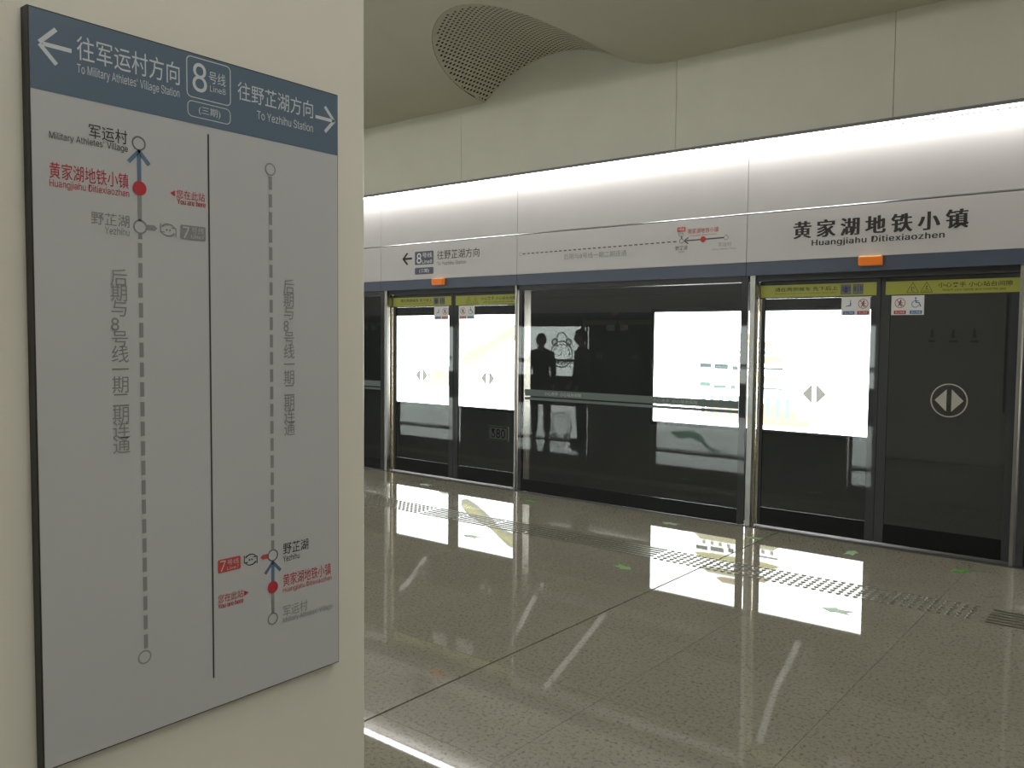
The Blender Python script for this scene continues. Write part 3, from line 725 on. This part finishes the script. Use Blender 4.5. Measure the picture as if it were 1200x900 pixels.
ST('黄家湖地铁小镇', 1.3175, .9460, 1.4748, .9790, 'sred'); ST('Huangjiahu Ditiexiaozhen', 1.3174, .9270, 1.4768, .9440, 'sred')
ST('军运村', 1.3170, .8660, 1.3956, .8950, 'sgrey'); ST("Military Athletes' Village", 1.3168, .8460, 1.4798, .8640, 'sgrey')
SG('line_box', [rrect(1.1289,1.0215,1.1922,1.0545,.004)], 'sboxred'); ST('7', 1.1343, 1.0250, 1.1500, 1.0510, 'board', h=H2); ST('号线', 1.1543, 1.0370, 1.1868, 1.0505, 'board', h=H2); ST('Line7', 1.1541, 1.0250, 1.1866, 1.0335, 'board', h=H2)
SG('interchange_icon', icon7(1.2210, 1.0380, .037, .027), 'sblack')
SG('transfer_stub', [[(1.2720,1.0310),(1.2560,1.0310),(1.2494,1.0368),(1.2560,1.0425),(1.2720,1.0425)]], 'sboxred')
ST('您在此站', 1.1282, .9480, 1.1991, .9680, 'sred'); ST('You are here', 1.1280, .9340, 1.1990, .9460, 'sred', smear=3)
SG('pointer', [[(1.2146,.9560),(1.2014,.9630),(1.2014,.9490)]], 'sred')
tag(sg, 'tall white route map board with a blue header fixed to the column side', 'sign')

# ------------------------------------------------------------------ tactile strips
stud = bmesh.new(); bmesh.ops.create_cone(stud, cap_ends=True, segments=14, radius1=.0175, radius2=.012, depth=.005, matrix=Matrix.Translation((0,0,.0025)))
stud_me = bpy.data.meshes.new('stud'); stud.to_mesh(stud_me); stud.free(); stud_me.materials.append(brushed('stud_steel', (.22,.21,.17), .33))
SM = stud_me.materials[0]
ROWS = [5.412+.054*i for i in range(6)]
def stud_field(x0, n, label):
    e = empty('tactile_stud_field', (x0, 5.55, 0))
    for i in range(n):
        for y in ROWS:
            o = link('stud', stud_me, None, e); o.location = (i*.0525, y-5.55, 0)
    tag(e, label, 'tactile paving'); return e
stud_field(-2.985, 40, 'field of round steel floor studs in front of the nearer right-hand doors')
stud_field(-7.52, 40, 'field of round steel floor studs in front of the farther left-hand doors')
def bar_field(x0, n, label, pitch=.40):
    e = empty('tactile_bar_field', (x0, 5.55, 0)); b = bmesh.new()
    box(b, .01, pitch-.012, -.0105, .0105, 0, .004, .0025); me = bpy.data.meshes.new('bar'); b.to_mesh(me); b.free(); me.materials.append(SM)
    for i in range(n):
        for y in ROWS:
            o = link('bar', me, None, e); o.location = (i*pitch, y-5.55, 0)
    tag(e, label, 'tactile paving'); return e
bar_field(-5.42, 6, 'long steel guide bars on the floor between the two stud fields')
bar_field(-.86, 5, 'steel guide bars on the floor running out of the right edge')
bar_field(-9.95, 6, 'steel guide bars on the floor hidden beyond the left column')

# floor arrow stickers ---------------------------------------------------
def arrow(cx, cy, ang, label, s=1.0):
    pts = [(-.085,0),(-.015,.05),(.0,.028),(.085,.035),(.05,0),(.085,-.035),(.0,-.028),(-.015,-.05)]
    m = bmesh.new(); ca, sa = math.cos(ang), math.sin(ang)
    lo = [m.verts.new(((x*ca-y*sa)*s, (x*sa+y*ca)*s, .0005)) for x, y in pts]; hi = [m.verts.new((v.co.x, v.co.y, .0015)) for v in lo]
    m.faces.new(hi); m.faces.new(lo[::-1])
    for i in range(8): m.faces.new((lo[i], lo[(i+1)%8], hi[(i+1)%8], hi[i]))
    o = link('floor_arrow_sticker', m, M['green'], None, (cx, cy, 0)); tag(o, label, 'floor sticker'); return o
arrow(-5.00, 6.53, 0, 'green floor arrow by the wide centre panel, near the left doors')
arrow(-4.46, 5.045, 0, 'green floor arrow on the camera side of the bars, mirrored white at the left doors')
arrow(-3.46, 6.53, 0, 'green floor arrow in front of the right half of the wide centre panel')
arrow(-3.035, 5.045, math.pi*.9, 'green floor arrow on the camera side of the strip, left of the bright mirror patch')
arrow(-2.69, 6.50, 0, 'green floor arrow at the foot of the steel post left of the right-hand doors')
arrow(-1.93, 6.53, -math.pi/2, 'green floor arrow before the middle of the right-hand doors')
arrow(-1.57, 5.06, 0, 'green floor arrow inside the brightest reflection nearest the camera')
arrow(-1.18, 6.52, math.pi*.25, 'green floor arrow before the dark right door leaf')
arrow(-6.42, 6.50, 0, 'green floor arrow before the middle of the left-hand doors')
# pale scuff marks worn into the polish
def scuff(pts, w, label):
    c = sum(p[0] for p in pts)/len(pts), sum(p[1] for p in pts)/len(pts)
    sp = smooth_path([(x-c[0], y-c[1]) for x, y in pts], 6); rnd = random.Random(len(label)); v, f = [], []
    for i, p in enumerate(sp):
        q = sp[min(i+1, len(sp)-1)]; r = sp[max(i-1, 0)]; d = Vector((q[0]-r[0], q[1]-r[1])).normalized()
        ww = w*(.6+.5*rnd.random())*(1 if 0 < i < len(sp)-1 else .3); n = Vector((-d.y, d.x))*ww/2
        v += [(p[0]+n.x, p[1]+n.y, .0005), (p[0]-n.x, p[1]-n.y, .0005)]
    for i in range(len(sp)-1): f.append((2*i, 2*i+1, 2*i+3, 2*i+2))
    me = bpy.data.meshes.new('scuff_mark'); me.from_pydata(v, [], f); me.update()
    o = link('scuff_mark', me, M['scuffmix'], None, (c[0], c[1], 0)); tag(o, label, 'floor mark')
def scuffmat():
    m = mat('worn_pale_scuff', (.34,.33,.28), .3); n = noise(m, 25, 3, .6); b = m.node_tree.nodes['Principled BSDF']
    r = nd(m, 'ShaderNodeMapRange'); r.inputs['From Min'].default_value = .3; r.inputs['From Max'].default_value = .65
    r.inputs['To Min'].default_value = .12; r.inputs['To Max'].default_value = .42
    m.node_tree.links.new(n.outputs['Fac'], r.inputs['Value']); m.node_tree.links.new(r.outputs[0], b.inputs['Alpha']); return m
M['scuffmix'] = scuffmat(); M['logo'].node_tree.nodes['Principled BSDF'].inputs['Alpha'].default_value = .95
scuff([(-.93,5.93),(-.90,5.99),(-.86,6.02)], .04, 'small pale smear on the floor at the far right')

# ------------------------------------------------------------------ platform ceiling lamps and an added fill panel (above and behind the picture)
def ceiling_lamp(x, label, pts=None):
    """slim curved line lamp hung across the platform; it shows as a pale stroke mirrored in the floor"""
    z = 4.42; e = empty('curved_ceiling_lamp', (x, 0, z))
    path = smooth_path([(a-x, b) for a, b in pts] if pts else [(.6, 1.95), (.2, .75), (0, 0), (-.3, -1.5), (-.5, -2.7)], 8)
    def strip(name, w, z0, z1, m):
        v, f = [], []
        for i, p in enumerate(path):
            q = path[min(i+1, len(path)-1)]; o = path[max(i-1, 0)]; d = Vector((q[0]-o[0], q[1]-o[1])).normalized(); n = Vector((-d.y, d.x))*w/2
            v += [(p[0]+n.x, p[1]+n.y, z0), (p[0]-n.x, p[1]-n.y, z0), (p[0]-n.x, p[1]-n.y, z1), (p[0]+n.x, p[1]+n.y, z1)]
        for i in range(len(path)-1):
            for k in range(4): f.append((4*i+k, 4*i+(k+1)%4, 4*i+4+(k+1)%4, 4*i+4+k))
        f += [(3,2,1,0), tuple(4*(len(path)-1)+k for k in range(4))]
        me = bpy.data.meshes.new(name); me.from_pydata(v, [], f); me.update(); return link(name, me, m, e)
    strip('diffuser', .10, 0, .05, LAMPMAT); strip('top_rail', .035, .0505, .08, M['alu'])
    for i in (3, len(path)//2, len(path)-4):
        p = path[i]; top = WZ+dz(min(WY-p[1], p[1]-OPP))-z; boxo('suspension_wire', p[0]-.003, p[0]+.003, p[1]-.003, p[1]+.003, .07, top+.01, M['alu'], e)
    tag(e, label, 'lamp'); return e
FILLMAT = emis('fill_panel_glow', (1, .975, .95), FILL_GLOW)
LAMPMAT = emis('lamp_diffuser', (1, .975, .965), LAMP_GLOW)
ceiling_lamp(-5.35, 'curved hanging line lamp mirrored as the pale stroke below the brightest floor reflection', [(-4.81,1.92),(-5.33,-.03),(-5.68,-1.76),(-5.89,-2.7)])
ceiling_lamp(-9.15, 'curved hanging line lamp mirrored as the pale stroke just right of the dark joint', [(-8.47,2.23),(-8.97,.73),(-9.37,-.47),(-9.76,-1.6)])
ceiling_lamp(-10.75, 'curved hanging line lamp mirrored as the faint broken stroke left of the dark joint', [(-10.51,.5),(-11.32,-.98),(-12.27,-2.81)])
ceiling_lamp(-14.5, 'curved hanging line lamp mirrored as the short pale stroke nearest the column', [(-14.52,.05),(-15.18,-1.02),(-16.13,-2.4)])
for x, w in ((2.3, 'nearest to the camera'), (5.6, 'farthest out of frame on the right'), (-18.4, 'far down the platform on the left'), (-22.0, 'at the far left end of the platform')):
    ceiling_lamp(x, 'curved hanging line lamp outside the picture, '+w)


cv = empty('unseen_fill_panel', (0, YC, 5.30)); boxo('tray', -22.1, 7.1, -.86, .86, .004, .06, M['alu'], cv)  # added fill light: unseen glowing panel that brightens the platform softly
for i in range(10): boxo('diffuser', -22+2.9*i+.02, -22+2.9*(i+1)-.02, -.8, .8, -.01, .004, FILLMAT, cv)
tag(cv, 'added unseen row of fill-light panels in the ceiling crown above and behind the picture', 'lamp')
# ------------------------------------------------------------------ the two people reflected in the centre pane
def skin_mesh(name, verts, edges, radii, root, sub=1):
    me = bpy.data.meshes.new(name); me.from_pydata(verts, edges, []); me.update()
    o = bpy.data.objects.new(name, me); COL.objects.link(o); m = o.modifiers.new('skin', 'SKIN')
    for i, r in enumerate(radii):
        d = me.skin_vertices[0].data[i]; d.radius = r if isinstance(r, tuple) else (r, r); d.use_root = (i == root)
    s = o.modifiers.new('subsurf', 'SUBSURF'); s.levels = sub; s.render_levels = sub
    bpy.context.view_layer.update(); dg = bpy.context.evaluated_depsgraph_get()
    nm = bpy.data.meshes.new_from_object(o.evaluated_get(dg)); bpy.data.objects.remove(o); nm.name = name; return nm
def head_point(n, grow=0.):
    """unit direction -> point on a head centred at the origin, facing -Y"""
    x, y, z = .077*n.x, .094*n.y, .116*n.z
    if n.z < 0:
        t = (-n.z)**1.3; x *= 1-.30*t
        if n.y > 0: y *= 1-.50*t
        else: y *= 1-.10*t
    P = Vector((x, y, z)); G = lambda u, v, a, b: math.exp(-((P.x-u)/a)**2-((P.z-v)/b)**2)
    if n.y < 0 and grow == 0:
        f = -n.y
        P2 = P.copy()
        for s in (-1, 1): P2.y += .011*f*G(s*.031, .004, .017, .012)
        P2.y -= .005*f*(G(.02, .027, .03, .008)+G(-.02, .027, .03, .008))
        P2.y -= .016*f*G(0, -.010, .010, .024)+.020*f*G(0, -.035, .014, .012)
        P2.y -= .007*f*(G(0, -.060, .022, .005)+G(0, -.070, .019, .005)); P2.y += .004*f*G(0, -.065, .024, .0025)
        P2.y -= .009*f*G(0, -.100, .022, .014)
        for s in (-1, 1): P2.y -= .004*f*G(s*.045, -.020, .018, .016)
        P = P2
    return P+n*grow
def person(loc, rz, h, label, coat, pose, bagged):
    k = h/1.70; e = empty('person', loc, rz)      # faces local -Y
    V, E_, R, idx = [], [], [], {}
    def J(n, co, r, frm=None):
        idx[n] = len(V); V.append(Vector(co)*k); R.append(r*k if not isinstance(r, tuple) else tuple(q*k for q in r))
        if frm: E_.append((idx[frm], idx[n]))
    J('pelvis', (0,0,.95), (.135,.10)); J('waist', (0,0,1.08), (.125,.095), 'pelvis'); J('chest', (0,.01,1.27), (.145,.105), 'waist')
    J('collar', (0,.02,1.39), (.085,.07), 'chest'); J('neck', (0,.015,1.46), .054, 'collar'); J('throat', (0,.008,1.53), .052, 'neck')
    for s, n in ((1,'l'), (-1,'r')):
        f = pose.get('k'+n, 0)
        J('hip'+n, (s*.09,0,.90), .088, 'pelvis'); J('knee'+n, (s*.10,-.01+f,.49), .055, 'hip'+n)
        J('ankle'+n, (s*.105,.03+f*1.3,.10), .037, 'knee'+n); J('heel'+n, (s*.108,.02+f*1.3,.045), .035, 'ankle'+n); J('toe'+n, (s*.125,-.12+f*1.3,.030), .027, 'heel'+n)
        J('sh'+n, (s*.155,.02,1.365), .055, 'collar')
        el = pose['el'+n]; wr = pose['wr'+n]
        J('el'+n, el, .041, 'sh'+n); J('wr'+n, wr, .027, 'el'+n)
        d = (Vector(wr)-Vector(el)).normalized(); side_ = Vector((s,0,0)).cross(d); side_ = side_.normalized() if side_.length > .01 else Vector((0,1,0))
        pm = Vector(wr)+d*.065; J('palm'+n, pm, (.030,.018), 'wr'+n)
        for q, (off, ln) in enumerate(((-.028,.070), (-.009,.080), (.010,.075), (.028,.060))):
            a = pm+side_*off+d*.025; b = a+d*ln*.5; c = b+(d*.8+Vector((-s*.45,0,0))).normalized()*ln*.5
            J('fa%d%s'%(q,n), a, .0095, 'palm'+n); J('fb%d%s'%(q,n), b, .0085, 'fa%d%s'%(q,n)); J('fc%d%s'%(q,n), c, .0075, 'fb%d%s'%(q,n))
        t0 = Vector(wr)+d*.03-side_*.030; J('ta'+n, t0, .011, 'wr'+n); J('tb'+n, t0+d*.035-side_*.022, .009, 'ta'+n)
    HC = Vector((0, -.012, 1.585))
    bm = bmesh.new(); bm.from_mesh(skin_mesh('body', V, E_, R, idx['pelvis']))
    hd = bmesh.ops.create_icosphere(bm, subdivisions=5, radius=1)['verts']
    for v in hd: v.co = (HC+head_point(v.co.normalized()))*k
    for s in (-1, 1):
        for v in bmesh.ops.create_icosphere(bm, subdivisions=2, radius=1)['verts']: v.co = (HC+Vector((s*.076+v.co.x*.010, .008+v.co.y*.018, -.008+v.co.z*.031)))*k
    me = bpy.data.meshes.new('body'); bm.to_mesh(me); bm.free(); tmp = bpy.data.objects.new('body', me); COL.objects.link(tmp)
    rm = tmp.modifiers.new('fuse', 'REMESH'); rm.mode = 'VOXEL'; rm.voxel_size = .0055*k; sm_ = tmp.modifiers.new('smooth', 'SMOOTH'); sm_.factor = .5; sm_.iterations = 2
    bpy.context.view_layer.update(); nm = bpy.data.meshes.new_from_object(tmp.evaluated_get(bpy.context.evaluated_depsgraph_get())); bpy.data.objects.remove(tmp)
    link('body', nm, M['skin'], e, smooth=True)
    def garment(name, pts, edges, m):
        names = list(pts); ii = {n: i for i, n in enumerate(names)}
        return link(name, skin_mesh(name, [Vector(pts[n][0])*k for n in names], [(ii[a], ii[b]) for a, b in edges], [tuple(q*k for q in pts[n][1]) for n in names], 0, 2), m, e, smooth=True)
    g = lambda n: tuple(V[idx[n]]/k)
    w = .02 if bagged else 0
    garment('jacket', dict(hem=((0,0,.82 if not bagged else .76),(.185+w,.150+w)), pelvis=((0,0,.95),(.165+w,.135+w)), waist=((0,0,1.08),(.142+w,.115+w)), chest=((0,.01,1.27),(.155,.122)),
            collar=((0,.02,1.385),(.10,.088)), neckband=((0,.018,1.475),(.066,.066)), shl=((.155,.02,1.362),(.070,.070)), ell=(pose['ell'],(.054,.054)), wrl=(pose['wrl'],(.040,.040)),
            shr=((-.155,.02,1.362),(.070,.070)), elr=(pose['elr'],(.054,.054)), wrr=(pose['wrr'],(.040,.040))),
            [('hem','pelvis'),('pelvis','waist'),('waist','chest'),('chest','collar'),('collar','neckband'),('collar','shl'),('shl','ell'),('ell','wrl'),('collar','shr'),('shr','elr'),('elr','wrr')], coat)
    garment('trousers', {'belt': ((0,0,1.06),(.132,.104)), 'pelvis': ((0,0,.94),(.150,.116)), **{q+n: (co, (rr, rr)) for s, n in ((1,'l'),(-1,'r')) for q, co, rr in (('hip', g('hip'+n), .100), ('knee', g('knee'+n), .070), ('cuff', (g('ankle'+n)[0], g('ankle'+n)[1]-.005, .055), .058))}},
            [('belt','pelvis'),('pelvis','hipl'),('hipl','kneel'),('kneel','cuffl'),('pelvis','hipr'),('hipr','kneer'),('kneer','cuffr')], M['trous'])
    for n in 'lr':
        hx, hy, _ = g('heel'+n); tx, ty, _ = g('toe'+n); sb_ = bmesh.new()
        for v in bmesh.ops.create_icosphere(sb_, subdivisions=3, radius=1)['verts']:
            c = v.co.copy(); t = (1-c.y)/2; v.co = Vector((hx+(tx-hx)*t+c.x*(.040+.012*t), (hy+.045)+(ty-.05-hy-.045)*t, max(0.002, .048+c.z*(.052-.014*t)-(.012*t))))*k
        link('shoe', sb_, M['shoe'], e, smooth=True)
    hb = bmesh.new(); rnd = random.Random(7)
    for v in bmesh.ops.create_icosphere(hb, subdivisions=4, radius=1)['verts']:
        n = v.co.normalized(); v.co = (HC+head_point(n, .011+.003*math.sin(14*n.x+4*n.z)*math.sin(11*n.y)))*k
    kill = []
    for v in hb.verts:
        c = v.co/k-HC; front = c.y < -.035
        if (front and c.z < .062-.5*max(0, -.07-c.y)) or (abs(c.x) > .055 and -.035 <= c.y < .03 and c.z < .012) or c.z < -.055 or (c.y < .03 and c.z < .005): kill.append(v)
    bmesh.ops.delete(hb, geom=kill, context='VERTS'); link('hair', hb, M['hair'], e, smooth=True)
    for s in (-1, 1):
        ey = bmesh.new(); bmesh.ops.create_icosphere(ey, subdivisions=3, radius=.0118*k, matrix=Matrix.Translation((HC+Vector((s*.031, -.0675, .004)))*k)); eo = link('eye', ey, M['eye'], e, smooth=True)
        ib = bmesh.new(); bmesh.ops.create_icosphere(ib, subdivisions=2, radius=.0058*k, matrix=Matrix.Translation((HC+Vector((s*.031, -.0745, .004)))*k)); link('iris', ib, M['ink'], eo, smooth=True)
    for s in (-1, 1):
        bw = bmesh.new()
        for v in bmesh.ops.create_icosphere(bw, subdivisions=2, radius=1)['verts']: v.co = (HC+Vector((s*.032+v.co.x*.019, -.0845+v.co.y*.005+abs(v.co.x*s+.2)*.004, .027+v.co.z*.0035-v.co.x*v.co.x*.003)))*k
        link('eyebrow', bw, M['hair'], e, smooth=True)
    mo = bmesh.new()
    for v in bmesh.ops.create_icosphere(mo, subdivisions=3, radius=1)['verts']: v.co = (HC+Vector((v.co.x*.023, -.0760+v.co.y*.006+abs(v.co.x)**2*.008, -.065+v.co.z*.0065)))*k
    link('lips', mo, M['lip'], e, smooth=True)
    tag(e, label, 'person'); return e
person((-8.13, 2.93, 0), math.pi*.80, 1.68, 'short-haired person in dark clothes standing, mirrored left in the centre pane', M['cloth1'],
       dict(ell=(.205,.035,1.10), wrl=(.205,-.03,.87), elr=(-.205,.035,1.10), wrr=(-.205,-.035,.87), kl=.05, kr=-.04), False)
person((-7.10, 3.30, 0), -math.pi*.62, 1.74, 'taller person in a dark coat with a bag, mirrored right in the centre pane', M['cloth2'],
       dict(ell=(.205,.02,1.11), wrl=(.17,-.15,.93), elr=(-.205,.04,1.10), wrr=(-.205,-.02,.87), kl=-.03, kr=.04), True)
bg = empty('shoulder_bag', (-7.36, 2.98, .62)); bb = bmesh.new(); box(bb, -.10, .10, -.06, .06, 0, .34, .03); link('bag_body', bb, M['bag'], bg)
sb = bmesh.new(); box(sb, -.085, -.075, -.012, .012, .33, .80); box(sb, .075, .085, -.012, .012, .33, .80); box(sb, -.085, .085, -.012, .012, .795, .805); link('strap', sb, M['bag'], bg)
tag(bg, 'dark bag hanging at the side of the taller mirrored person', 'bag')
